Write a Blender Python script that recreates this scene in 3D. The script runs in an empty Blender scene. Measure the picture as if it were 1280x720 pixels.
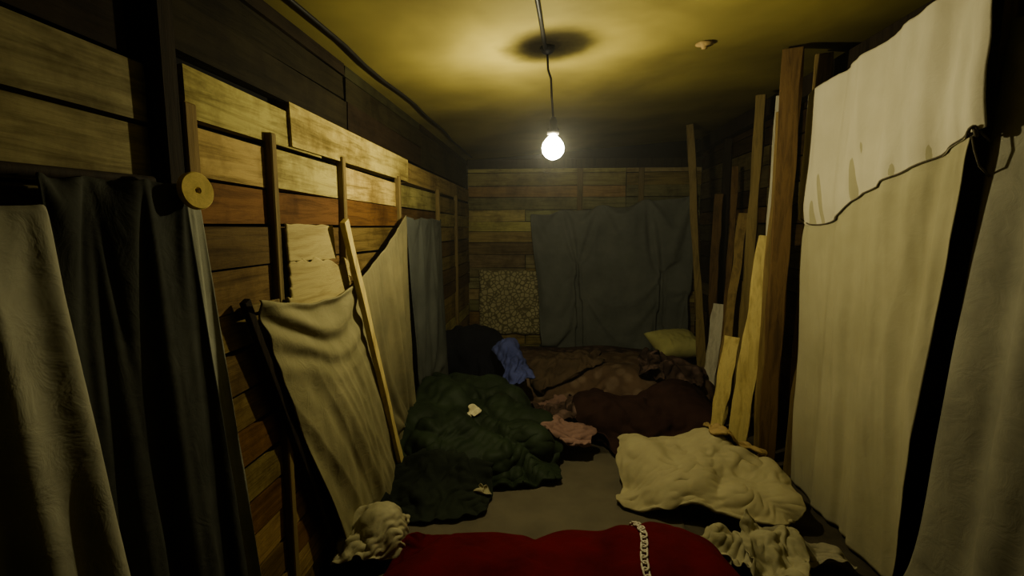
import bpy, bmesh, math, random, time
from mathutils import Vector, Matrix, noise
from mathutils.bvhtree import BVHTree
sc=bpy.context.scene
COL=sc.collection
R=random.Random(7)
try: sc.view_settings.look='AgX - Medium High Contrast'
except Exception as e: print(e)
def link(o): COL.objects.link(o); return o
def ceil_z(x): return 2.2+0.0784*(x+0.95)
# ---------------- camera
cam=bpy.data.cameras.new("camera"); co=link(bpy.data.objects.new("camera",cam))
cam.lens=17.44; cam.sensor_width=36; cam.clip_start=0.02
co.location=(0,0,1.45); co.rotation_euler=(math.radians(83.1),0,math.radians(4.6)); sc.camera=co
# ---------------- materials
def nodes(name):
    m=bpy.data.materials.new(name); m.use_nodes=True; nt=m.node_tree; nt.nodes.clear()
    out=nt.nodes.new("ShaderNodeOutputMaterial"); b=nt.nodes.new("ShaderNodeBsdfPrincipled")
    nt.links.new(b.outputs[0],out.inputs[0]); b.inputs["Roughness"].default_value=.9
    b.inputs["Specular IOR Level"].default_value=.15
    return m,nt,b
def N(nt,t,**k):
    n=nt.nodes.new(t)
    for a,v in k.items():
        if a in n.inputs.keys(): n.inputs[a].default_value=v
        else: setattr(n,a,v)
    return n
def ramp(nt,src,stops):
    r=nt.nodes.new("ShaderNodeValToRGB"); e=r.color_ramp.elements
    while len(e)<len(stops): e.new(.5)
    for i,(p,c) in enumerate(stops): e[i].position=p; e[i].color=(*c,1)
    nt.links.new(src,r.inputs[0]); return r
def mixc(nt,a,b,f=.5,mode='MIX'):
    m=nt.nodes.new("ShaderNodeMix"); m.data_type='RGBA'; m.blend_type=mode
    for s,i in ((f,0),(a,6),(b,7)):
        if hasattr(s,'links'): nt.links.new(s,m.inputs[i])
        else: m.inputs[i].default_value=s if i==0 else (*s,1)
    return m.outputs[2]
def coords(nt,scale):
    tc=N(nt,"ShaderNodeTexCoord"); mp=N(nt,"ShaderNodeMapping"); mp.inputs["Scale"].default_value=scale
    nt.links.new(tc.outputs["Object"],mp.inputs[0]); return mp.outputs[0]
def cloth(name,c1,c2=None,scale=3,bump=.25,rough=.95,spots=None,edge=None):
    c2=c2 or tuple(x*.6 for x in c1)
    m,nt,b=nodes(name); b.inputs["Roughness"].default_value=rough
    v=coords(nt,(1,1,1))
    n1=N(nt,"ShaderNodeTexNoise",Scale=scale,Detail=5,Roughness=.6); nt.links.new(v,n1.inputs["Vector"])
    r=ramp(nt,n1.outputs[0],[(.32,c2),(.62,c1)]); col=r.outputs[0]
    if spots:
        vo=N(nt,"ShaderNodeTexVoronoi",Scale=spots[1]); nt.links.new(v,vo.inputs["Vector"])
        rr=ramp(nt,vo.outputs["Distance"],[(.3,(1,1,1)),(.5,(0,0,0))]); fac=rr.outputs[0]
        mm=N(nt,"ShaderNodeMath",operation='MULTIPLY'); nt.links.new(fac,mm.inputs[0]); nt.links.new(n1.outputs[0],mm.inputs[1]); fac=mm.outputs[0]
        col=mixc(nt,col,spots[0],fac)
    if edge:
        vo=N(nt,"ShaderNodeTexVoronoi",feature='DISTANCE_TO_EDGE',Scale=edge[1]); nt.links.new(v,vo.inputs["Vector"])
        rr=ramp(nt,vo.outputs["Distance"],[(.04,(1,1,1)),(.16,(0,0,0))]); col=mixc(nt,col,edge[0],rr.outputs[0])
    nt.links.new(col,b.inputs["Base Color"])
    n2=N(nt,"ShaderNodeTexNoise",Scale=14,Detail=4,Roughness=.6,Distortion=.8); nt.links.new(v,n2.inputs["Vector"])
    bp=N(nt,"ShaderNodeBump",Strength=bump,Distance=.02); nt.links.new(n2.outputs[0],bp.inputs["Height"])
    nt.links.new(bp.outputs[0],b.inputs["Normal"])
    return m
def wood(name,c1,c2,scale=(14,14,1.2),attr=False,bump=.4):
    m,nt,b=nodes(name); b.inputs["Roughness"].default_value=.8
    v=coords(nt,scale)
    n1=N(nt,"ShaderNodeTexNoise",Scale=2.2,Detail=6,Roughness=.68,Distortion=.6); nt.links.new(v,n1.inputs["Vector"])
    r=ramp(nt,n1.outputs[0],[(.3,c2),(.55,c1),(.8,tuple(x*.75 for x in c1))]); col=r.outputs[0]
    if attr:
        at=N(nt,"ShaderNodeAttribute",attribute_name="tone"); col=mixc(nt,col,at.outputs[0],1.0,'MULTIPLY')
        v2=coords(nt,(1,1,1)); n4=N(nt,"ShaderNodeTexNoise",Scale=3.0,Detail=6,Roughness=.7); nt.links.new(v2,n4.inputs["Vector"])
        r4=ramp(nt,n4.outputs[0],[(.32,(.36,.31,.25)),(.56,(1,1,1))]); col=mixc(nt,col,r4.outputs[0],.9,'MULTIPLY')
    nt.links.new(col,b.inputs["Base Color"])
    bp=N(nt,"ShaderNodeBump",Strength=bump,Distance=.01); nt.links.new(n1.outputs[0],bp.inputs["Height"])
    nt.links.new(bp.outputs[0],b.inputs["Normal"])
    return m
def plain(name,c,rough=.6,metal=0):
    m,nt,b=nodes(name); b.inputs["Roughness"].default_value=rough; b.inputs["Metallic"].default_value=metal
    v=coords(nt,(1,1,1)); n=N(nt,"ShaderNodeTexNoise",Scale=30,Detail=4); nt.links.new(v,n.inputs["Vector"])
    r=ramp(nt,n.outputs[0],[(.3,tuple(x*.65 for x in c)),(.7,c)]); nt.links.new(r.outputs[0],b.inputs["Base Color"]); return m

M_plankY=wood("plank_lengthwise",(1,.97,.9),(.45,.41,.34),(16,1.1,16),True)
M_plankX=wood("plank_crosswise",(1,.97,.9),(.45,.41,.34),(1.1,16,16),True)
M_stud=wood("stud_wood",(.22,.165,.075),(.10,.075,.033))
M_dark=wood("dark_stud",(.03,.022,.014),(.012,.009,.006))
M_pale=wood("pale_board",(.60,.49,.22),(.40,.31,.13))
M_mid=wood("mid_board",(.26,.185,.085),(.13,.09,.04))
M_brown=wood("brown_board",(.15,.092,.042),(.06,.036,.017))
M_whiteb=wood("whitewashed_board",(.55,.52,.42),(.35,.32,.24))
M_ply=wood("pale_plywood",(.42,.35,.17),(.28,.22,.10),(14,1.5,14))
def mat_ceiling():
    m,nt,b=nodes("stained_ceiling"); b.inputs["Roughness"].default_value=.8
    v=coords(nt,(1,1,1))
    n1=N(nt,"ShaderNodeTexNoise",Scale=1.3,Detail=4,Roughness=.5,Distortion=.3); nt.links.new(v,n1.inputs["Vector"])
    r=ramp(nt,n1.outputs[0],[(.25,(.10,.082,.026)),(.48,(.18,.150,.048)),(.62,(.24,.202,.064)),(.8,(.28,.235,.077))])
    # ragged sooty patch round the lamp rose, with the socket's shadow painted in
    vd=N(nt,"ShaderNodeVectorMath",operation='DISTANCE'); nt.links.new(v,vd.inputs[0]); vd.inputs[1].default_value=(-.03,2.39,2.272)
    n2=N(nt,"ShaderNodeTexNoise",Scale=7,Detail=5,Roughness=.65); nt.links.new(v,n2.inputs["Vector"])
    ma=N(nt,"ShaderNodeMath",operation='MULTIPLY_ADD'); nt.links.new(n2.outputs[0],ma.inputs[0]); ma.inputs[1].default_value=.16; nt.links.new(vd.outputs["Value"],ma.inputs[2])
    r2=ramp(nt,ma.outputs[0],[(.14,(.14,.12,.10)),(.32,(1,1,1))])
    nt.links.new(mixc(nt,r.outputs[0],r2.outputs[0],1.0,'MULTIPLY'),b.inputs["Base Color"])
    bp=N(nt,"ShaderNodeBump",Strength=.06,Distance=.02); nt.links.new(n1.outputs[0],bp.inputs["Height"]); nt.links.new(bp.outputs[0],b.inputs["Normal"])
    return m
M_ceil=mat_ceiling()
# ---------------- mesh helpers
def mesh_obj(name,bm,mat,smooth=False,loc=None):
    me=bpy.data.meshes.new(name); bmesh.ops.recalc_face_normals(bm,faces=bm.faces); bm.to_mesh(me); bm.free()
    if smooth:
        for p in me.polygons: p.use_smooth=True
    o=link(bpy.data.objects.new(name,me)); me.materials.append(mat)
    if loc is not None:
        loc=Vector(loc); me.transform(Matrix.Translation(-loc)); o.location=loc
    return o
def tag(o,label,cat,group=None):
    o["label"]=label; o["category"]=cat
    if group: o["group"]=group
    return o
def struct(o): o["kind"]="structure"; return o
def add_box(bm,a,b,tone=None,jit=0,layer=None):
    x0,y0,z0=a;x1,y1,z1=b; j=lambda:R.uniform(-jit,jit)
    vs=[bm.verts.new((x+j()*.3,y+j(),z+j())) for x in (x0,x1) for y in (y0,y1) for z in (z0,z1)]
    idx=[(0,1,3,2),(4,6,7,5),(0,4,5,1),(2,3,7,6),(0,2,6,4),(1,5,7,3)]
    for f in idx:
        fc=bm.faces.new([vs[i] for i in f])
        if layer is not None:
            for l in fc.loops: l[layer]=(*tone,1)
def boxobj(name,a,b,mat): 
    bm=bmesh.new(); add_box(bm,a,b); return mesh_obj(name,bm,mat)
def beam(name,p0,p1,w,t,mat,wdir=(0,1,0),rough=.003,nseg=14,taper=0,seed=0):
    p0,p1=Vector(p0),Vector(p1); d=(p1-p0).normalized(); wd=Vector(wdir); wd=(wd-d*wd.dot(d)).normalized(); td=d.cross(wd)
    bm=bmesh.new(); rings=[]
    for i in range(nseg+1):
        s=i/nseg; c=p0.lerp(p1,s); k=1-taper*s
        nz=lambda q:noise.noise(Vector((s*6+seed,q*3.1,seed*1.7)))*rough*2
        ring=[bm.verts.new(c+wd*(sx*w/2*k+nz(sx*2+sy))+td*(sy*t/2+nz(sx+9*sy)*.3)) for sx,sy in ((-1,-1),(1,-1),(1,1),(-1,1))]
        rings.append(ring)
    for a,b in zip(rings,rings[1:]):
        for k in range(4): bm.faces.new((a[k],a[(k+1)%4],b[(k+1)%4],b[k]))
    bm.faces.new(rings[0]); bm.faces.new(rings[-1])
    o=mesh_obj(name,bm,mat,loc=p0)
    bv=o.modifiers.new("bevel","BEVEL"); bv.width=.003; bv.segments=2
    return o
def tube(name,pts,r,mat,seg=10,closed=False,loc=None):
    pts=[Vector(p) for p in pts]; bm=bmesh.new(); rings=[]; n=len(pts); up=Vector((.13,.21,.97)).normalized()
    for i,p in enumerate(pts):
        a=pts[(i-1)%n] if (closed or i>0) else p; b=pts[(i+1)%n] if (closed or i<n-1) else p
        d=(b-a).normalized(); s=d.cross(up)
        if s.length<.05: s=d.cross(Vector((1,0,0)))
        s.normalize(); t=d.cross(s)
        rings.append([bm.verts.new(p+(s*math.cos(q)+t*math.sin(q))*r) for q in [2*math.pi*k/seg for k in range(seg)]])
    L=list(zip(rings,rings[1:]))+([(rings[-1],rings[0])] if closed else [])
    for a,b in L:
        for k in range(seg): bm.faces.new((a[k],a[(k+1)%seg],b[(k+1)%seg],b[k]))
    if not closed: bm.faces.new(rings[0]); bm.faces.new(rings[-1])
    return mesh_obj(name,bm,mat,True,loc)
def lathe(name,prof,mat,c,seg=32,smooth=True):
    bm=bmesh.new(); rings=[]
    for r,z in prof:
        rings.append([bm.verts.new((r*math.cos(2*math.pi*k/seg),r*math.sin(2*math.pi*k/seg),z)) for k in range(seg)])
    for a,b in zip(rings,rings[1:]):
        for k in range(seg): bm.faces.new((a[k],a[(k+1)%seg],b[(k+1)%seg],b[k]))
    bmesh.ops.remove_doubles(bm,verts=bm.verts,dist=1e-5)
    o=mesh_obj(name,bm,mat,smooth); o.location=c; return o
def sstep(a,b,x):
    t=max(0,min(1,(x-a)/(b-a))); return t*t*(3-2*t)
def ridged(p,oct=3):
    s=0;a=1;f=1
    for _ in range(oct):
        s+=a*(1-2*abs(noise.noise(p*f))); a*=.5; f*=2.1
    return s/1.75
def heap(name,c,rx,ry,h,mat,rot=0,seed=0,amp=.04,freq=3.0,bil=.3,n=44,outline=.18,flat=2.4,aniso=(1,2.2),z0=0,fine=.25):
    bm=bmesh.new(); vs={}; cr,sr=math.cos(rot),math.sin(rot)
    def mk(p):
        k=tuple(round(q,5) for q in p)
        if k in vs: return vs[k]
        d=Vector(p).normalized()
        ang=math.atan2(d.y,d.x)
        ol=1+outline*noise.noise(Vector((math.cos(ang)*1.4+seed,math.sin(ang)*1.4,seed*.7)))*2
        rr=math.sqrt(d.x*d.x+d.y*d.y); rad=rr**(.75)
        fx=(d.x/(rr+1e-6))*rad; fy=(d.y/(rr+1e-6))*rad
        q=(abs(math.cos(ang))**flat+abs(math.sin(ang))**flat)**(-1/flat)
        fx*=q*ol; fy*=q*ol
        x=fx*rx; y=fy*ry; zz=d.z
        if zz>=0: z=h*zz**.62
        else: z=.012*zz
        if zz>=0: z*=1+.3*noise.noise(Vector((x*2.2+seed,y*2.2,seed)))
        wv=Vector((noise.noise(Vector((x*2.4,y*2.4,seed+1))),noise.noise(Vector((x*2.4,y*2.4,seed+7))),0))*.28
        pp=Vector((x*aniso[0],y*aniso[1],z*1.6))*freq*.8+wv*freq+Vector((seed*3.3,seed,0))
        f=(1-bil)*ridged(pp,3)+bil*(2*abs(noise.noise(pp*.8))*1.6-.6)
        f+=fine*ridged(pp*3.1+Vector((4,2,seed)),2)
        k2=sstep(-.15,.25,zz)
        off=Vector((d.x/rx,d.y/ry,d.z/h)).normalized()*f*amp*k2
        z=max(z+off.z, -.001 if zz<0.02 else .004)
        x+=off.x; y+=off.y
        v=bm.verts.new((c[0]+x*cr-y*sr, c[1]+x*sr+y*cr, z0+z)); vs[k]=v; return v
    for ax in range(3):
        for sg in (-1,1):
            for i in range(n):
                for j in range(n):
                    q=[]
                    for a,b in ((i,j),(i+1,j),(i+1,j+1),(i,j+1)):
                        u=math.tan((a/n*2-1)*math.pi/4); w=math.tan((b/n*2-1)*math.pi/4)
                        p=[0,0,0]; p[ax]=sg; p[(ax+1)%3]=u; p[(ax+2)%3]=w
                        l=math.sqrt(1+u*u+w*w); q.append(mk([t/l for t in p]))
                    try: bm.faces.new(q)
                    except ValueError: pass
    return mesh_obj(name,bm,mat,True,(c[0],c[1],z0))
def bvh(o):
    mw=o.matrix_basis
    return BVHTree.FromPolygons([mw@v.co for v in o.data.vertices],[p.vertices[:] for p in o.data.polygons])
def surf_z(objs,x,y,default=0):
    best=default
    for o in objs:
        h=bvh(o).ray_cast(Vector((x,y,3)),Vector((0,0,-1)))
        if h[0] is not None: best=max(best,h[0].z)
    return best
# ---------------- cloth simulation
def grid_obj(name,fn,nu,nv,mat,pinfn=None):
    me=bpy.data.meshes.new(name); vs=[]; pins=[]
    for j in range(nv+1):
        for i in range(nu+1):
            s,t=i/nu,j/nv; vs.append(fn(s,t)); 
            if pinfn and pinfn(s,t,i,j): pins.append(len(vs)-1)
    W=nu+1
    fs=[(j*W+i,j*W+i+1,(j+1)*W+i+1,(j+1)*W+i) for j in range(nv) for i in range(nu)]
    me.from_pydata([tuple(v) for v in vs],[],fs); me.materials.append(mat)
    for p in me.polygons: p.use_smooth=True
    o=link(bpy.data.objects.new(name,me))
    if pins:
        g=o.vertex_groups.new(name="pin"); g.add(pins,1.0,'REPLACE')
    return o
def make_cloth(o,shrink=-.1,bend=.5,selfc=True,mass=.25,tens=15,dist=.008,frames=50,fric=4):
    m=o.modifiers.new("cloth","CLOTH"); s=m.settings
    s.quality=5; s.mass=mass; s.tension_stiffness=tens; s.compression_stiffness=tens; s.shear_stiffness=4; s.bending_stiffness=bend
    s.tension_damping=5; s.compression_damping=5; s.shear_damping=5; s.bending_damping=.5; s.air_damping=2
    s.shrink_min=shrink
    if "pin" in o.vertex_groups: s.vertex_group_mass="pin"; s.pin_stiffness=1
    c=m.collision_settings; c.use_collision=True; c.distance_min=dist; c.collision_quality=2
    c.use_self_collision=selfc; c.self_distance_min=dist; c.friction=fric; c.self_friction=fric
    m.point_cache.frame_start=1; m.point_cache.frame_end=frames+5
def make_collider(o,th=.012,fr=6):
    m=o.modifiers.new("collision","COLLISION"); o.collision.thickness_outer=th; o.collision.cloth_friction=fr; o.collision.use_culling=False
def run_sim(cl,frames):
    t0=time.time(); sc.frame_start=1; sc.frame_end=frames+5
    for f in range(1,frames+1): sc.frame_set(f)
    dg=bpy.context.evaluated_depsgraph_get(); new=[]
    for o in cl:
        e=o.evaluated_get(dg); me=bpy.data.meshes.new_from_object(e); new.append(me)
    for o,me in zip(cl,new):
        o.modifiers.clear(); o.data=me; me.name=o.name
        if o.vertex_groups: o.vertex_groups.clear()
        if o.get("sm"):
            bm=bmesh.new(); bm.from_mesh(me)
            for _ in range(int(o["sm"])): bmesh.ops.smooth_vert(bm,verts=bm.verts,factor=.5,use_axis_x=True,use_axis_y=True,use_axis_z=True)
            bm.to_mesh(me); bm.free(); del o["sm"]; me.update()
        if o.get("wr"):
            am,fq,puff,sd,fi=o["wr"],o["wf"],o["wp"],o["ws"],o["wfi"]
            a=sd*1.7; ca,sa=math.cos(a),math.sin(a); nr=[v.normal.copy() for v in me.vertices]
            if sum(n.z for n in nr)<0: nr=[-n for n in nr]
            an=1.3 if puff>=.5 else 1.7
            for v,n in zip(me.vertices,nr):
                p=v.co; X=p.x*ca-p.y*sa; Y=p.x*sa+p.y*ca
                w=Vector((noise.noise(Vector((X*3,Y*3,sd))),noise.noise(Vector((X*3,Y*3,sd+9))),0))*.45
                pp=Vector((X*.8,Y*an,p.z*1.2))*fq+w*fq*.35+Vector((sd,sd*2,0))
                f=puff*(2.2*abs(noise.noise(pp))-.35)+(1-puff)*(ridged(pp,2)-.3)
                # a second family of creases crossing the first at another angle, patchy
                qq=Vector((X*1.6+Y*.6,Y*.7-X*.5,p.z))*fq*1.5+w*fq*.5+Vector((sd*3,1,4))
                patch=max(0,.5+1.4*noise.noise(p*2.6+Vector((sd,0,3))))
                f+=fi*patch*(1.2-3.2*abs(noise.noise(qq)))
                q=v.co+n*f*am
                q.z=max(.004,q.z); q.x=max(-.935,q.x); v.co=q
            for k in ("wr","wf","wp","ws","wfi"): del o[k]
        c=sum((v.co for v in me.vertices),Vector())/len(me.vertices)
        zmin=min(v.co.z for v in me.vertices); c.z=zmin
        me.transform(Matrix.Translation(-c)); o.location=c
        for p in me.polygons: p.use_smooth=True
    sc.frame_set(1)
    print("SIM",frames,len(cl),round(time.time()-t0,1),flush=True)
def finish(o,th=.004,sub=1):
    if sub: s=o.modifiers.new("smooth","SUBSURF"); s.levels=sub; s.render_levels=sub
    m=o.modifiers.new("thickness","SOLIDIFY"); m.thickness=th; m.offset=0

# ================= SHELL =================
Y0,Y1=-.7,5.6; XL,XR=-.95,1.6
def shell_box(name,a,b,mat): return struct(boxobj(name,a,b,mat))
M_floor=cloth("dirty_floor",(.10,.085,.06),(.045,.038,.027),4,.2)
shell_box("floor",(XL-.1,Y0,-.08),(XR+.1,Y1+.1,0),M_floor)
bm=bmesh.new(); g=[]
for i in range(2):
    x=XL-.1 if i==0 else XR+.1
    for y in (Y0,Y1+.1):
        for dz in (0,.08): g.append(bm.verts.new((x,y,ceil_z(x)+dz)))
for f in [(0,1,3,2),(4,6,7,5),(0,4,5,1),(2,3,7,6),(0,2,6,4),(1,5,7,3)]: bm.faces.new([g[i] for i in f])
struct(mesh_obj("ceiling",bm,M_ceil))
def rnd(t,a=.12): 
    k=1+R.uniform(-a,a); return tuple(max(0,c*k*(1+R.uniform(-a,a)*.25)) for c in t)
TAN=(.52,.44,.20); GREY=(.32,.29,.165); RED=(.205,.108,.048); BRN=(.18,.118,.055); ORG=(.33,.25,.11)
bm=bmesh.new(); L=bm.loops.layers.float_color.new("tone")
add_box(bm,(XL-.1,Y0,0),(XL-.035,Y1,ceil_z(XL)),(.006,.005,.004),0,L)
segs=[Y0,.2,1.13,1.20,1.61,2.17,2.98,4.03,Y1]
rows=[0,.11,.23,.35,.47,.59,.71,.83,.95,1.08,1.20,1.33,1.46,1.58,1.725]
tones=[BRN,ORG,RED,ORG,RED,ORG,RED,ORG,BRN,ORG,BRN,BRN,RED,TAN]
for k in range(len(segs)-1):
    a,b=segs[k],segs[k+1]
    if k<2:
        rr=[0,.14,.3,.45,.6,.76,.92,1.08,1.23,1.38,1.535,1.69,1.83]
        for z0,z1 in zip(rr,rr[1:]): add_box(bm,(XL-.035,a+.004,z0+.003),(XL+R.uniform(0,.008),b-.004,z1-.004),rnd(GREY,.2),.004,L)
        continue
    if k==2: continue
    for z0,z1,t in zip(rows,rows[1:],tones):
        t2=t if R.random()<.75 else R.choice([BRN,RED,ORG])
        if z1>1.6: t2=TAN
        if a>2.9: t2=tuple(.8*q for q in R.choice([ORG,BRN,TAN]))
        add_box(bm,(XL-.035,a+.004,z0+.003),(XL+R.uniform(0,.014),b-.004,z1-R.uniform(.002,.010)),rnd(t2,.22),.005,L)
add_box(bm,(XL-.035,1.24,1.735),(XL+.012,2.0,1.86),rnd(TAN),.006,L)
add_box(bm,(XL-.035,1.75,1.74),(XL+.022,3.2,1.885),rnd(TAN),.007,L)
add_box(bm,(XL-.035,3.2,1.74),(XL+.01,Y1,1.87),rnd(ORG),.004,L)
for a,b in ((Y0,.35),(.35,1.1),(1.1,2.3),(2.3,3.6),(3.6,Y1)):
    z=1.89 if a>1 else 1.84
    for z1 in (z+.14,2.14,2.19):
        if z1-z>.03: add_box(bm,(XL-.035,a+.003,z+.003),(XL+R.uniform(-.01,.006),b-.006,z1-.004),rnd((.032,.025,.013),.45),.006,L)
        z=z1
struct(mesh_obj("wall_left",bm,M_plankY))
bm=bmesh.new(); L=bm.loops.layers.float_color.new("tone")
add_box(bm,(XL,Y1+.035,0),(XR,Y1+.1,2.4),(.006,.005,.004),0,L)
z=0
while z<2.1:
    h=R.uniform(.11,.15); cuts=[XL]+sorted([R.choice([-.3,.25,.8]) ])+[XR]
    for a,b in zip(cuts,cuts[1:]):
        add_box(bm,(a+.004,Y1-R.uniform(0,.01),z+.004),(b-.004,Y1+.035,min(z+h,2.16)-.004),rnd(R.choice([TAN,GREY,ORG,TAN]),.35),.005,L)
    z+=h
struct(mesh_obj("wall_back",bm,M_plankX))
bm=bmesh.new(); L=bm.loops.layers.float_color.new("tone")
add_box(bm,(XR+.03,Y0,0),(XR+.1,Y1,2.4),(.006,.005,.004),0,L)
for a,b in ((Y0,1.0),(1.0,1.86),(1.86,2.9),(2.9,3.9),(3.9,Y1)):
    z=0
    while z<2.36:
        h=R.uniform(.12,.17); add_box(bm,(XR-R.uniform(0,.01),a+.004,z+.004),(XR+.03,b-.004,min(z+h,2.38)-.005),rnd(R.choice([(.10,.065,.03),(.12,.10,.055),(.06,.04,.02)]),.25),.003,L); z+=h
struct(mesh_obj("wall_right",bm,M_plankY))
shell_box("wall_front",(XL-.1,Y0-.08,0),(XR+.1,Y0,2.45),M_dark)
tn=0
def trim(a,b,mat):
    global tn; tn+=1
    o=shell_box("trim_%d"%tn,a,b,mat); bv=o.modifiers.new("b","BEVEL"); bv.width=.004; return o
trim((XL-.03,1.13,0),(XL+.045,1.185,2.19),M_dark)
trim((XL-.03,1.19,1.53),(XL+.05,1.235,1.76),M_mid)
for y in (1.61,2.17,2.98,4.03,4.8): trim((XL,y-.016,0),(XL+.035,y+.016,1.76),M_stud)
trim((XL,Y1-.03,2.10),(XR,Y1,2.2),M_dark)
for y in (1.90,2.92,3.62,4.7): trim((XR-.07,y-.03,0),(XR-.012,y+.03,2.36),M_mid if y<2 else M_dark)
trim((XR-.09,Y0,2.24),(XR-.012,Y1,2.36),M_dark)
trim((.27,Y1-.03,1.6),(.33,Y1-.01,2.1),M_stud); trim((.93,Y1-.03,1.6),(.99,Y1-.01,2.1),M_stud)

# ================= LAMP =================
cz=ceil_z(-.03); lp=(-.03,2.39,cz)
M_blk=plain("black_bakelite",(.02,.018,.015),.5); M_cord=plain("old_flex",(.06,.045,.03),.7)
m,nt,b=nodes("glowing_filament"); b.inputs["Base Color"].default_value=(1,.9,.7,1)
b.inputs["Emission Color"].default_value=(.98,.895,.53,1); b.inputs["Emission Strength"].default_value=11000
M_fil=m
m=bpy.data.materials.new("lit_bulb_glass"); m.use_nodes=True; nt=m.node_tree; nt.nodes.clear()
ou=nt.nodes.new("ShaderNodeOutputMaterial"); mx=nt.nodes.new("ShaderNodeMixShader"); mx.inputs[0].default_value=.35
tr=nt.nodes.new("ShaderNodeBsdfTransparent"); em=nt.nodes.new("ShaderNodeEmission"); em.inputs[0].default_value=(1,.95,.80,1); em.inputs[1].default_value=150
nt.links.new(tr.outputs[0],mx.inputs[1]); nt.links.new(em.outputs[0],mx.inputs[2]); nt.links.new(mx.outputs[0],ou.inputs[0]); M_glass=m
rose=lathe("hanging_light_bulb",[(0,0),(.035,0),(.035,-.012),(.022,-.028),(.008,-.034),(0,-.034)],M_blk,lp)
tag(rose,"bare lit bulb hanging on a flex from the stained ceiling","light bulb")
def child(o,par):
    o.parent=par; o.matrix_parent_inverse=par.matrix_basis.inverted(); return o
bz=1.835
cord=tube("cord",[(lp[0],lp[1],cz-.03),(lp[0]+.004,lp[1],cz-.10),(lp[0]+.018,lp[1],cz-.14),(lp[0]+.022,lp[1],cz-.22),(lp[0]+.03,lp[1],bz+.12)],.005,M_cord,8)
child(cord,rose)
bc=(lp[0]+.03,lp[1],bz)
sk=lathe("socket",[(0,.125),(.012,.125),(.019,.11),(.021,.075),(.028,.07),(.028,.048),(.02,.048),(0,.05)],M_blk,bc); child(sk,rose)
bl=lathe("glass_bulb",[(.014,.050),(.018,.040),(.034,.026),(.048,.004),(.052,-.014),(.048,-.036),(.033,-.056),(.013,-.066),(0,-.067)],M_glass,bc); child(bl,rose)
fl=lathe("filament",[(0,.013),(.008,.010),(.012,0),(.008,-.010),(0,-.013)],M_fil,(bc[0],bc[1],bc[2]-.012),16); child(fl,bl)
cd=tube("cable",[(-.13,Y0+.02,ceil_z(-.13)-.012),(-.10,.8,ceil_z(-.1)-.012),(-.075,1.6,ceil_z(-.075)-.012),(-.055,2.0,ceil_z(-.05)-.014),(-.04,2.36,ceil_z(-.04)-.014)],.009,M_blk)
tag(cd,"dark electric cable running along the ceiling to the bulb","cable")
jf=lathe("ceiling_hook_plate",[(0,0),(.04,0),(.042,-.008),(.02,-.014),(.012,-.02),(.014,-.026),(0,-.028)],M_mid,(.72,2.57,ceil_z(.72)))
tag(jf,"small round rusty fixing on the stained ceiling","ceiling fixing")
pts=[(XL+.10+.012*math.sin(y*2.3)+.006*math.sin(y*7),y,ceil_z(XL+.1)-.012-.006*abs(math.sin(y*3.1))) for y in [Y0+.03+i*.25 for i in range(25)]]
pp=tube("wall_cable",pts,.008,M_blk); tag(pp,"thin dark cable along the ceiling edge above wooden planks","cable")

# ---------------- cloth materials
C_greyb=cloth("greygreen_curtain",(.38,.365,.275),(.26,.25,.185))
C_dkgreen=cloth("dark_greygreen_curtain",(.068,.070,.058),(.038,.040,.034))
C_jacket=cloth("dark_green_jacket",(.028,.036,.024),(.014,.018,.013))
C_greyedge=cloth("grey_lining",(.30,.30,.23),(.18,.18,.14))
C_tan=cloth("tan_sheet",(.30,.27,.155),(.22,.20,.11))
C_olive=cloth("olive_sheet",(.25,.22,.125),(.16,.145,.085))
C_blue=cloth("bluegrey_sheet",(.105,.11,.098),(.065,.07,.063))
C_bluegrey=cloth("slate_blanket",(.20,.215,.20),(.14,.153,.142))
C_rnear=cloth("drab_curtain",(.30,.285,.215),(.20,.19,.145))
C_mat=cloth("floor_mat",(.155,.135,.095),(.12,.105,.075),4,.08)
C_green=cloth("green_quilt",(.032,.048,.026),(.017,.026,.014),4,.2,.6)
C_navy=cloth("navy_clothes",(.013,.014,.022),(.007,.007,.012))
C_violet=cloth("blue_cloth",(.10,.12,.32),(.05,.062,.18))
C_floral=cloth("brown_floral_blanket",(.17,.112,.078),(.095,.062,.045),5,.2,spots=((.27,.20,.15),9))
C_maroon=cloth("maroon_blanket",(.062,.031,.026),(.030,.015,.013))
C_pink=cloth("dusty_pink",(.30,.19,.165),(.21,.13,.11))
C_cream=cloth("cream_duvet",(.43,.385,.24),(.35,.31,.19),3,.15)
C_orange=cloth("peach_cloth",(.46,.34,.18),(.36,.26,.13),4,.1)
C_ygreen=cloth("yellowgreen_pillow",(.54,.52,.25),(.42,.40,.19))
C_red=cloth("red_blanket",(.125,.006,.011),(.08,.004,.008),6,.4)
C_rag=cloth("pale_rags",(.41,.375,.245),(.30,.275,.17),7,.25)
C_ragdk=cloth("mottled_rags",(.34,.31,.215),(.23,.21,.14),9,.25)
C_dkbrown=cloth("dark_brown_cloth",(.10,.066,.055),(.05,.033,.028),4,.2,spots=((.26,.17,.15),12))
C_brown=cloth("brown_cloth",(.15,.105,.072),(.08,.056,.04),4,.2)

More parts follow.
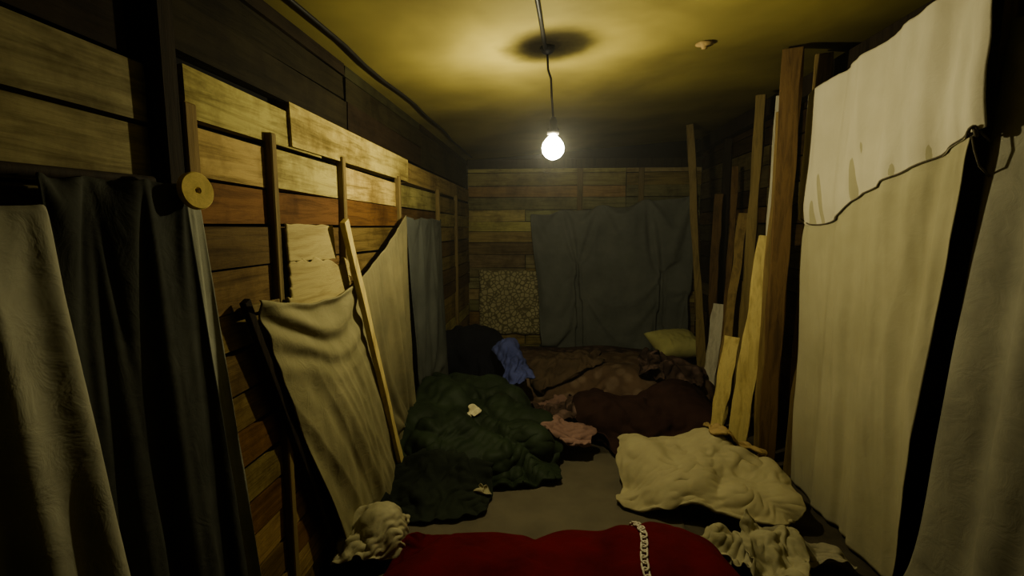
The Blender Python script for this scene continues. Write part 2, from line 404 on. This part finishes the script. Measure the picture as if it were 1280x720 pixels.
# ---- hanging cloths (simulated)
hang_list=[]
def hang(name,A,B,C,D,out,mat,folds=6,depth=.03,pins=(0,.5,1),seed=0,nu=56,nv=64,slack=-.05,bend=1.5,botpin=(),toprow=False,label="",cat="curtain",group=None,th=.003,sag=0):
    A,B,C,D=map(Vector,(A,B,C,D)); out=Vector(out).normalized()
    def fn(s,t):
        P=A.lerp(B,s).lerp(D.lerp(C,s),t)
        w=noise.noise(Vector((s*2.2,t*.5,seed)))*.5+noise.noise(Vector((s*5,t*.8,seed+5)))*.15
        ph=(s+w*.22)*folds*2*math.pi
        d=depth*(math.sin(ph)*.7+math.sin(ph*.53+seed)*.4)*((.4+.6*t) if not toprow else (.1+.9*t))+.006*noise.noise(Vector((s*9,t*9,seed)))
        return P+out*d-Vector((0,0,sag*math.sin(math.pi*s)*(1-t)))
    pi=[round(p*nu) for p in pins]; bi=[round(p*nu) for p in botpin]
    def pf(s,t,i,j):
        if j==0 and (toprow or min(abs(i-k) for k in pi)<=1): return True
        if j==nv and bi and min(abs(i-k) for k in bi)<=1: return True
        return False
    o=grid_obj(name,fn,nu,nv,mat,pf); make_cloth(o,slack,bend,False,.3,25,frames=45); tag(o,label,cat,group); hang_list.append((o,th))
    return o
G1="curtains on the plank wall"; G2="sheets hung along the plank wall"
hang("curtain",(-.90,.25,1.51),(-.86,.80,1.49),(-.76,1.12,.03),(-.82,.22,.03),(1,0,0),C_greyb,2.8,.032,(0,.25,.5,.75,1),1,botpin=(0,1),slack=-.05,bend=.8,label="grey-green thin curtain hanging on the plank wall",group=G1)
hang("curtain",(-.885,.795,1.545),(-.85,1.10,1.555),(-.80,1.27,.03),(-.85,1.06,.03),(1,0,0),C_dkgreen,2,.035,(0,.33,.66,1),2,botpin=(0,1),slack=-.03,label="dark grey-green curtain hanging beside a wooden disc",group=G1)
hang("curtain",(-.86,1.09,1.52),(-.875,1.185,1.50),(-.84,1.42,.03),(-.81,1.25,.03),(1,-.2,0),C_greyedge,1,.010,(0,1),3,nu=14,toprow=True,botpin=(0,1),slack=-.02,label="narrow grey curtain strip hanging next to brown planks",group=G1)
hang("draped_cloth",(-.885,2.18,1.20),(-.88,2.97,1.53),(-.87,3.12,.05),(-.87,2.62,.05),(1,0,0),C_olive,2,.02,(0,1),5,toprow=True,botpin=(0,1),slack=-.04,sag=.02,label="olive-brown sheet hung between studs on the wall",cat="cloth",group=G2)
hang("draped_cloth",(-.885,2.99,1.52),(-.885,3.92,1.52),(-.86,3.98,.12),(-.86,3.18,.12),(1,0,0),C_blue,3,.025,(0,.35,.7,1),6,botpin=(0,1),slack=-.03,label="blue-grey sheet hung near the far corner",cat="cloth",group=G2)
hang("hanging_blanket",(-.24,5.50,1.60),(1.54,5.50,1.82),(1.52,5.49,.06),(-.14,5.49,.10),(0,-1,0),C_bluegrey,3.5,.06,(0,.2,.42,.7,1),8,botpin=(0,.5,1),slack=-.06,label="slate-grey blanket hung across the planked end wall",cat="blanket",nu=80,nv=64,th=.006)
hang("curtain",(1.44,1.77,2.10),(1.46,.75,2.12),(1.42,.75,.03),(1.37,1.89,.03),(-1,0,0),C_rnear,5,.045,(0,.2,.4,.6,.8,1),13,botpin=(0,.5,1),slack=-.03,label="drab grey-brown curtain hanging beside a wall stud",nu=80)
def temp_plane(pts):
    me=bpy.data.meshes.new("tmp"); me.from_pydata(pts,[],[(0,1,2,3)]); o=link(bpy.data.objects.new("tmp",me)); return o
tmp=[temp_plane([(-2,-1,0),(3,-1,0),(3,6,0),(-2,6,0)]),
     temp_plane([(-.905,-1,-.5),(-.905,6,-.5),(-.905,6,2.5),(-.905,-1,2.5)]),
     temp_plane([(1.50,-1,-.5),(1.50,6,-.5),(1.50,6,2.5),(1.50,-1,2.5)]),
     temp_plane([(-2,5.54,-.5),(3,5.54,-.5),(3,5.54,2.5),(-2,5.54,2.5)])]
for t in tmp: make_collider(t,.008,12)

# ---- bedding
mt=heap("mattress",(.35,4.72),1.05,.66,.22,C_dkbrown,0,1,.01,2,.5,n=24,outline=.02,flat=6); tag(mt,"low brown mattress under the rumpled blankets","mattress")
make_collider(mt)
def support(c,rx,ry,h,seed,rot=0,z0=0):
    o=heap("support",c,rx,ry,h,C_rag,rot,seed,.02,3,.5,n=12,outline=.14,flat=2.4,z0=z0); make_collider(o,.012,5); tmp.append(o); return o
def drape(name,c,w,d,z,mat,rot,seed,shrink,label,cat,nu=60,nv=52,bend=.6,jit=.03,group=None,th=.006,tent=None,fr=4,fold=0,wr=0,wf=5,puff=0,fi=.35,sm=0):
    cr,sr=math.cos(rot),math.sin(rot)
    def fn(s,t):
        a,b=s*2-1,t*2-1; mx=max(abs(a),abs(b)); q5=(abs(a)**6+abs(b)**6)**(1/6) if mx>0 else 1; k=(mx/q5) if q5>0 else 1
        x=a*k*w/2*(1+.16*noise.noise(Vector((t*3,seed,0)))); y=b*k*d/2*(1+.16*noise.noise(Vector((s*3,seed,4))))
        zz=z+jit*noise.noise(Vector((s*5,t*5,seed)))+jit*.5*noise.noise(Vector((s*13,t*13,seed)))
        if fold: 
            q=(s*.8+t*.6+.25*noise.noise(Vector((s*2,t*2,seed))))*fold*2*math.pi
            zz+=.04*math.sin(q); 
        if tent: zz-=tent*((2*s-1)**2+(2*t-1)**2)
        return Vector((c[0]+x*cr-y*sr,c[1]+x*sr+y*cr,max(.03,zz)))
    o=grid_obj(name,fn,nu,nv,mat); make_cloth(o,shrink,bend,True,.35,15,dist=.008,fric=fr); tag(o,label,cat,group); o["th"]=th
    if sm: o["sm"]=sm
    if wr: o["wr"]=wr; o["wf"]=float(wf); o["wp"]=float(puff); o["ws"]=float(seed); o["wfi"]=float(fi)
    return o
support((.15,4.30),.28,.36,.24,4); support((.62,4.15),.26,.30,.27,41,.5); support((1.05,4.15),.24,.30,.30,5)
support((-.72,3.30),.20,.30,.37,17,.4); support((-.40,3.34),.26,.26,.29,171); support((-.20,3.0),.20,.24,.22,18,.3); support((-.70,2.94),.24,.22,.30,19); support((-.44,2.80),.26,.14,.17,191)
support((.60,2.76),.2,.17,.19,21,.6); support((.86,2.74),.24,.20,.21,22,.2); support((1.10,2.58),.16,.20,.15,23); support((.76,2.50),.26,.14,.13,24)
support((-.64,4.28),.25,.30,.53,14)
p1=[drape("floral_blanket",(.55,4.18),1.60,1.25,.44,C_floral,.1,4,-.22,"brown floral blanket crumpled in a heap","blanket",nu=76,nv=64,tent=.05,fold=3,wr=.032,wf=5,puff=.3,sm=1),
    drape("green_sleeping_bag",(-.45,3.10),1.00,1.16,.44,C_green,.15,17,-.16,"dark green quilted sleeping bag bundled on the floor","sleeping bag",nu=84,nv=92,bend=1.5,th=.018,tent=.08,fold=2,wr=.058,wf=4.2,puff=.85,fi=.22,sm=2),
    drape("cream_duvet",(.80,2.64),1.04,.80,.30,C_cream,-.25,21,-.05,"cream duvet rumpled on the floor near boards","duvet",nu=84,nv=70,bend=4,th=.016,tent=.06,wr=.036,wf=3.6,puff=.95,fi=.16,sm=4),
    drape("dark_clothes",(-.58,4.24),.70,.84,.66,C_navy,.2,14,-.22,"pile of near-black clothes in the corner","clothes pile",nu=40,nv=46,tent=.12,wr=.03,wf=6,sm=1)]
run_sim(p1+[o for o,_ in hang_list],38)
for o in p1: make_collider(o,.008,6)
# phase 2
support((.34,3.52),.2,.22,.21,7); support((.66,3.48),.16,.2,.19,71); support((.95,3.55),.22,.24,.26,8)
support((-.37,4.00),.10,.18,.50,15); support((-.26,3.80),.09,.14,.34,16)
support((-.62,2.50),.2,.12,.06,19)
support((-.74,2.00),.07,.08,.20,27)
support((-.25,1.68),.34,.38,.12,33); support((.12,1.70),.36,.38,.14,331); support((.44,1.76),.24,.34,.20,34)
support((.15,3.10),.17,.12,.15,11)
p2=[drape("maroon_blanket",(.62,3.46),1.10,.80,.44,C_maroon,-.06,7,-.22,"dark maroon blanket heaped before the floral blanket","blanket",nu=70,nv=54,tent=.06,fold=3,bend=.3,wr=.038,wf=5,puff=.2,sm=1),
    drape("blue_cloth",(-.33,3.92),.32,.60,.64,C_violet,.35,15,-.14,"violet-blue cloth bunched beside dark clothes","cloth",nu=28,nv=46,tent=.05,wr=.028,wf=6,sm=1),
    drape("patterned_garment",(.0,3.45),.46,.52,.40,C_dkbrown,.3,9,-.25,"brown and mauve patterned garment beside the sleeping bag","garment",nu=36,nv=38,tent=.05,fold=1.5,wr=.022,wf=6,sm=1),
    drape("pink_pillow",(.15,3.06),.44,.34,.24,C_pink,-.2,12,0,"dusty pink soft pillow crumpled before maroon blanket","pillow",nu=34,nv=28,tent=.03,wr=.012,wf=4,puff=.8,fi=.2,bend=5,th=.02,jit=.01,sm=2),
    drape("dark_jacket",(-.60,2.48),.64,.46,.18,C_jacket,.2,19,-.2,"dark jacket spread flat before the sleeping bag","jacket",nu=44,nv=34,tent=.03,fold=1.5,wr=.016,wf=5,sm=1),
    drape("crumpled_cloth",(-.70,2.00),.44,.46,.28,C_rag,.3,27,-.10,"crumpled pale cloth by the draped tan sheet","cloth",nu=52,nv=54,tent=.04,bend=1,th=.003,fold=1.5,wr=.018,wf=6,puff=.5,fi=.35,sm=4),
    drape("red_blanket",(.0,1.68),1.48,1.0,.28,C_red,0,30,-.04,"deep red blanket spread over the floor","blanket",nu=84,nv=60,bend=3,jit=.02,tent=.04,th=.008,wr=.014,wf=3.4,puff=.5,fi=.35,sm=3)]
rg="pale torn rags beside the duvet"
for i,(x,y,w,d,z,mt_) in enumerate([(.86,2.10,.46,.34,.10,C_rag),(1.02,1.90,.40,.34,.09,C_ragdk)]):
    p2.append(drape("rag",(x,y),w,d,z,mt_,i*.7,40+i,-.06,"crumpled pale torn rag beside the cream duvet","rag",nu=46,nv=38,bend=1.2,jit=.05,group=rg,th=.003,fold=1.5,wr=.018,wf=6.5,puff=.5,fi=.35,sm=4))
run_sim(p2,32)
bedd={o.name:o for o in p1+p2}
for o in p2: make_collider(o,.006,6)
allb=p1+p2
def sz(x,y): return surf_z(allb,x,y)
C_wrap=cloth("pale_wrapper",(.66,.61,.42),(.56,.51,.34),12,.08)
p3=[drape("pink_cloth",(.02,3.74),.34,.28,sz(.02,3.74)+.07,C_pink,.4,12,-.12,"small dusty pink cloth on top of the bedding","cloth",nu=24,nv=22,jit=.03,th=.004,sm=1),
 drape("paper_wrapper",(-.49,2.95),.19,.10,sz(-.49,2.95)+.03,C_wrap,.9,3,0,"creased pale paper wrapper on the green sleeping bag","wrapper",nu=11,nv=8,bend=25,jit=.012,th=.002),
 drape("peach_cloth",(.98,2.84),.44,.32,sz(.98,2.84)+.08,C_orange,.1,23,-.03,"peach cloth bunched on top of the cream duvet","cloth",nu=36,nv=26,jit=.03,th=.012,wr=.022,wf=5,puff=.9,fi=.2,sm=2),
 drape("brown_garment",(.15,4.28),.62,.5,sz(.15,4.28)+.12,C_brown,.5,61,-.2,"plain brown garment tossed on the floral blanket","garment",nu=42,nv=34,jit=.06,th=.005,fold=2,wr=.022,wf=6,sm=1),
 drape("brown_garment",(.92,4.02),.54,.46,sz(.92,4.02)+.12,C_dkbrown,-.3,62,-.2,"patterned brown garment tossed by the yellow-green pillow","garment",nu=42,nv=34,jit=.06,th=.005,fold=2,wr=.022,wf=6,sm=1),
 drape("rag",(.92,2.02),.44,.36,.20,C_rag,.9,51,-.04,"crumpled pale torn rag beside the cream duvet","rag",nu=46,nv=38,bend=1.2,jit=.05,group=rg,th=.003,fold=1.5,wr=.018,wf=6.5,puff=.5,fi=.35,sm=4),
 drape("rag",(1.10,2.10),.36,.32,.22,C_ragdk,2.2,52,-.04,"crumpled pale torn rag beside the cream duvet","rag",nu=40,nv=36,bend=1.2,jit=.05,group=rg,th=.003,fold=1.5,wr=.018,wf=6.5,puff=.5,fi=.35,sm=4),
 drape("small_rag",(-.36,2.46),.18,.08,sz(-.36,2.46)+.03,C_rag,.3,31,0,"small pale rag dropped on the mat","rag",nu=10,nv=5,bend=20,jit=.010,th=.002)]
run_sim(p3,24)
for o in p1+p2+p3:
    o.modifiers.clear(); finish(o,o["th"],1); del o["th"]
mt.modifiers.clear()
for o,th in hang_list: finish(o,th,1)
for o in tmp: bpy.data.objects.remove(o,do_unlink=True)
# tan sheet draped over the rail: swags below the top edge and long diagonal folds
def tan(s,t):
    A,B,C,D=Vector((-.90,1.405,1.235)),Vector((-.90,2.22,1.225)),Vector((-.86,2.62,.02)),Vector((-.86,1.95,.02))
    P=A.lerp(B,s).lerp(D.lerp(C,s),t)
    top=.055*math.sin(math.pi*s)+.012*noise.noise(Vector((s*6,3,1)))
    P.z-=top*(1-t)**2
    k=t-.085*math.sin(math.pi*s)*(1-math.exp(-t*14))-.03*s
    env=math.exp(-(max(0,t)/.20)**2)*max(0,math.sin(math.pi*min(1,.04+s*.96)))**.45
    sw=.018*env*math.sin(2*math.pi*(k*11+.45*noise.noise(Vector((s*2,t*5,4)))))+.014*env
    roll=.022*math.exp(-(t/.018)**2)
    u=s*1.0-t*.42+.10*noise.noise(Vector((s*1.5,t*1.5,9)))
    dg=(.024*noise.noise(Vector((u*5.5,t*.7,2)))+.014*ridged(Vector((u*7.5,t*.6,5)),1))*sstep(.03,.5,t)
    u2=s+.25*t; dg+=.008*noise.noise(Vector((u2*12,t*1.3,7)))*sstep(.1,.6,t)
    P.x+=sw+roll+max(-.03,dg)+.02*math.sin(math.pi*t)*math.sin(math.pi*s)
    P.y+=.018*noise.noise(Vector((t*5,s,3)))
    return P
o=grid_obj("draped_cloth",tan,130,170,C_tan); c=Vector((-.86,2.0,.02)); o.data.transform(Matrix.Translation(-c)); o.location=c
m=o.modifiers.new("t","SOLIDIFY"); m.thickness=.004; tag(o,"tan crumpled bed sheet draped over a wooden rail","cloth",G2)
def pillow(name,c,w,d,h,mat,rot,tilt,seed):
    n=40; vs=[]; fs=[]
    for sg in (1,-1):
        for j in range(n+1):
            for i in range(n+1):
                s,t=i/n*2-1,j/n*2-1
                th=(max(0,1-abs(s)**3)**.55)*(max(0,1-abs(t)**3)**.55)
                pin=1-.10*(1-abs(s)**2)*(t*t) ; pin2=1-.10*(1-abs(t)**2)*(s*s)
                wr=.010*ridged(Vector((s*2+seed,t*2,sg)),2)*th+.006*noise.noise(Vector((s*9,t*3,seed)))*th
                vs.append((s*w/2*pin2,t*d/2*pin,sg*th*h/2+wr))
    K=(n+1)*(n+1)
    for q in (0,1):
        for j in range(n):
            for i in range(n):
                a=q*K+j*(n+1)+i; f=(a,a+1,a+n+2,a+n+1); fs.append(f if q==0 else f[::-1])
    me=bpy.data.meshes.new(name); me.from_pydata(vs,[],fs); me.materials.append(mat)
    bm=bmesh.new(); bm.from_mesh(me); bmesh.ops.remove_doubles(bm,verts=bm.verts,dist=.0005); bm.to_mesh(me); bm.free()
    for p in me.polygons: p.use_smooth=True
    o=link(bpy.data.objects.new(name,me)); o.location=c; o.rotation_euler=(tilt,0,rot); return o
o=pillow("yellow_green_pillow",(1.18,4.72,.36),.50,.38,.20,C_ygreen,.3,.40,5); tag(o,"pale yellow-green pillow tucked behind the floral blanket","pillow")
def flatcloth(name,c,rx,ry,mat,rot=0,seed=0,h=.008,n=60):
    def fn(s,t):
        s=s*2-1;t=t*2-1; e=1+.04*noise.noise(Vector((s*2,t*2,seed))); x,y=s*rx*e,t*ry*e
        return Vector((c[0]+x,c[1]+y,.003+h*.5*max(0,ridged(Vector((x*3,y*3+seed,seed)),2))))
    o=grid_obj(name,fn,n,n,mat); m=o.modifiers.new("t","SOLIDIFY"); m.thickness=.003; return o
o=flatcloth("floor_mat",(-.02,2.35),.68,.75,C_mat,0,2); tag(o,"thin grey-brown mat lying on the floor between bedding","mat")

# ---- rods, disc, ply, poles
ro=tube("curtain_rod",[(-.90,.1,1.535),(-.90,1.07,1.555)],.011,M_dark); tag(ro,"dark rod carrying curtains along the plank wall","curtain rod")
def disc(name,c,r,t,mat,direction):
    o=lathe(name,[(.005,-t/2),(.005,t/2-.004),(.008,t/2),(r*.94,t/2),(r,t/2-.003),(r,-t/2+.003),(r*.94,-t/2),(.005,-t/2)],mat,c,48,False)
    o.rotation_euler=Vector(direction).to_track_quat('Z','Y').to_euler(); return o
M_disc=wood("disc_wood",(.80,.64,.25),(.58,.45,.16),(10,10,10),bump=.15)
d=disc("wooden_disc",(-.82,1.10,1.535),.043,.016,M_disc,(.96,-.22,.10))
tag(d,"round pale wooden disc with a centre hole above curtain","wooden disc")
def sheet(name,pts,mat,th=.004,wr=.006,seed=0,n=16,ed=.02):
    A,B,C,D=map(Vector,pts); nrm=(B-A).cross(D-A).normalized()
    def fn(s,t):
        P=A.lerp(B,s).lerp(D.lerp(C,s),t); e=ed*noise.noise(Vector((s*6,t*6,seed))); k=max(abs(s-.5),abs(t-.5))*2
        return P+(B-A).normalized()*e*(k**6)+(D-A).normalized()*e*(k**6)+nrm*wr*ridged(Vector((s*2.5,t*2.5,seed)),2)
    o=grid_obj(name,fn,n,n,mat); m=o.modifiers.new("t","SOLIDIFY"); m.thickness=th; return o
o=sheet("plywood_piece",[(-.91,1.635,1.465),(-.91,2.0,1.46),(-.905,2.01,1.32),(-.905,1.635,1.335)],M_ply,.006,.0,3,ed=.006,n=30); tag(o,"pale plywood piece nailed over the planks","plywood")
o=sheet("plywood_piece",[(-.905,1.635,1.345),(-.90,2.13,1.30),(-.90,2.13,1.12),(-.905,1.635,1.14)],M_ply,.006,.001,5,ed=.035,n=40); tag(o,"split pale plywood piece above the draped cloth","plywood")
o=beam("wooden_pole",(-.905,1.93,0),(-.905,1.385,1.235),.028,.022,M_dark,(0,1,0),.004); tag(o,"dark wooden pole leaning at the edge of tan cloth","pole")
o=beam("wooden_rail",(-.928,1.40,1.20),(-.928,2.20,1.20),.025,.02,M_stud,(0,0,1),.003); tag(o,"horizontal wooden rail carrying a draped tan cloth","rail")
o=beam("wooden_pole",(-.835,2.66,0),(-.855,2.00,1.48),.045,.025,M_pale,(0,1,0),.005); tag(o,"wooden stick leaning along the plank wall","pole")
C_pat=cloth("patterned_card",(.54,.49,.30),(.44,.40,.24),4,.1,edge=((.18,.16,.09),22))
o=sheet("patterned_card",[(-.82,5.565,.97),(-.12,5.565,.97),(-.12,5.56,.25),(-.82,5.56,.25)],C_pat,.012,.004,9); tag(o,"pale card sheet with dark floral pattern against the planks","card sheet")
FV=(1,-.4,0)
bd=[((1.285,2.93,0),(1.21,2.75,2.355),.09,.03,M_brown,"tall rough brown plank standing beside white sheet"),
((1.16,3.10,0),(1.36,3.26,1.40),.11,.02,M_pale,"pale yellow board leaning against the wall"),
((1.07,3.22,0),(1.22,3.40,.72),.085,.02,M_pale,"short pale yellow board leaning by the duvet"),
((1.17,3.50,0),(1.47,4.0,1.56),.06,.03,M_mid,"brown batten leaning at an angle"),
((1.36,3.60,0),(1.38,3.56,2.33),.06,.035,M_stud,"tall post standing behind leaning boards"),
((1.45,3.37,0),(1.44,3.37,2.28),.09,.015,M_whiteb,"narrow whitewashed strip standing against the wall"),
((1.30,3.06,0),(1.30,2.99,2.1),.09,.03,M_mid,"mid-brown plank standing next to the tall plank"),
((1.42,2.90,0),(1.42,2.86,2.36),.08,.03,M_mid,"upright brown stud behind the white sheet"),
((1.27,4.05,0),(1.40,4.22,.82),.10,.02,M_whiteb,"short whitish board leaning against the wall"),
((1.36,3.75,0),(1.46,3.85,1.05),.10,.02,M_mid,"short brown board leaning against the wall"),
((1.40,4.45,0),(1.48,4.62,1.75),.07,.02,M_brown,"dark brown board leaning behind the slim post"),
((1.34,3.92,0),(1.50,4.30,1.95),.045,.03,M_brown,"crooked dark batten leaning against the planks"),
((1.32,4.28,0),(1.20,4.62,2.35),.065,.045,M_stud,"slim brown post reaching from bedding to ceiling")]
for i,(a,b,w,t,mt_,lb) in enumerate(bd):
    o=beam("wooden_board",a,b,w,t,mt_,FV,.009,seed=i*3.1,nseg=24); tag(o,lb,"board","loose boards along the wall")
# ---- white sheets
C_white=cloth("white_sheet",(.58,.54,.42),(.50,.46,.35),2,.15)
C_beige=cloth("beige_sheet",(.43,.395,.265),(.35,.32,.205),2,.15)
def rope_z(y):
    s=(2.88-y)/(2.88-1.80); return 1.51-.06*math.sin(math.pi*min(1,max(0,s)*2.0))+.28*max(0,s-.12)**1.15
def fold(y,z):
    s=(2.85-y)/1.05; t=(2.2-z)/2.2
    w=noise.noise(Vector((s*2.2,t*.7,11)))*.35
    d=.014*math.sin((s+w*.4)*19+t*1.2)+.010*math.sin((s+w*.5)*47)*(.5+.7*noise.noise(Vector((s*3,t*2,6))))
    d+=.024*ridged(Vector((s*2.6+t*1.1,t*.9-s*.5,2)),2)+.009*ridged(Vector((s*10-t*2,t*2.0,7)),2)
    g=(z-rope_z(y)); d-=.010*math.exp(-(g/.05)**2)
    return d
def lower(s,t):
    yn=1.74+.23*t; y=2.83-(2.83-yn)*s+(-.03*t)*(1-s); z=2.1+(0.02-2.1)*t
    d=fold(y,z); y+=.022*noise.noise(Vector((t*4,s*1.5,3)))
    return Vector((1.380-d,y,z))
o=grid_obj("hanging_sheet",lower,170,150,C_beige); m=o.modifiers.new("t","SOLIDIFY"); m.thickness=.003
tag(o,"long beige bed sheet hanging down to the floor","sheet","sheets on the board wall")
def upper(s,t):
    y=2.86-(2.86-1.73)*s; top=2.15+.13*s; z=top+(rope_z(y)-.006-top)*t
    d=fold(y,z)
    y2=y+.03*t*(1-s)+.010*noise.noise(Vector((t*4,s*1.5,8)))
    return Vector((1.374-d,y2,z))
o=grid_obj("hanging_sheet",upper,170,80,C_white); m=o.modifiers.new("t","SOLIDIFY"); m.thickness=.003
tag(o,"white cotton sheet tied over the beige sheet","sheet","sheets on the board wall")
M_rope=cloth("rope_fibre",(.16,.14,.10),(.08,.07,.05),40,.4)
pts=[]
for i in range(60):
    y=2.88-1.10*i/59; pts.append((1.370-fold(y,rope_z(y)),y,rope_z(y)))
ze=rope_z(1.78)
pts+=[(1.36,1.75,ze),(1.44,1.79,ze-.04),(1.51,1.84,ze-.08)]
rp=tube("rope",pts,.0036,M_rope,8,loc=(1.31,2.3,1.6)); tag(rp,"thin rope tying the white sheet to a stud","rope")
kn=tube("knot",[(1.345+.014*math.cos(a)*math.cos(a*.5),1.76+.014*math.sin(a),ze+.016*math.sin(a*1.5)) for a in [i*4*math.pi/40 for i in range(40)]],.004,M_rope,8,True); child(kn,rp)
tl=tube("rope_end",[(1.345,1.76,ze-.01),(1.35,1.75,ze-.06),(1.37,1.75,ze-.11),(1.42,1.77,ze-.14),(1.47,1.80,ze-.11)],.0035,M_rope,8); child(tl,rp)
ro=tube("curtain_rod",[(1.49,.5,2.12),(1.49,1.78,2.11)],.01,M_dark); tag(ro,"dark rod fixed along the wall above drab curtain","curtain rod")
# ---- chain
M_steel=plain("chain_steel",(.66,.61,.50),.7,.0)
rbv=bvh(bedd["red_blanket"])
def zr(x,y):
    h=rbv.ray_cast(Vector((x,y,2)),Vector((0,0,-1))); return h[0].z if h[0] is not None else .0
path=[]; y=2.18
while y>1.35:
    x=.35+.06*(y-1.6)+.010*math.sin(y*14); z=max(zr(x,y),zr(x,y+.01),zr(x,y-.01))
    if z>.05: path.append(Vector((x,y,z+.012)))
    y-=.034 if z>.05 and abs(z-zr(x,y-.034))<.02 else .022
hd=link(bpy.data.objects.new("chain",None)); hd.empty_display_size=.05; hd.location=path[len(path)//2]
tag(hd,"pale steel link chain lying across the red blanket","chain")
for i,p in enumerate(path):
    d=(path[min(i+1,len(path)-1)]-path[max(i-1,0)]).normalized()
    pts=[(.012*math.sin(a),.018*math.cos(a)+(.006 if math.cos(a)>0 else -.006),0) for a in [2*math.pi*k/24 for k in range(24)]]
    l=tube("chain_link",pts,.0042,M_steel,8,True)
    q=d.to_track_quat('Y','Z').to_matrix().to_4x4()@Matrix.Rotation(.28 if i%2 else -.32,4,'Y'); q.translation=p
    l.matrix_basis=q; child(l,hd)
# world: thin haze added through the room to give the bulb a halo
w=bpy.data.worlds.new("w"); sc.world=w; w.use_nodes=True; nt=w.node_tree
nt.nodes["Background"].inputs[0].default_value=(.02,.02,.018,1); nt.nodes["Background"].inputs[1].default_value=.1
vs_=nt.nodes.new("ShaderNodeVolumeScatter"); vs_.inputs["Density"].default_value=.010; vs_.inputs["Anisotropy"].default_value=0.5
nt.links.new(vs_.outputs[0],nt.nodes["World Output"].inputs["Volume"])
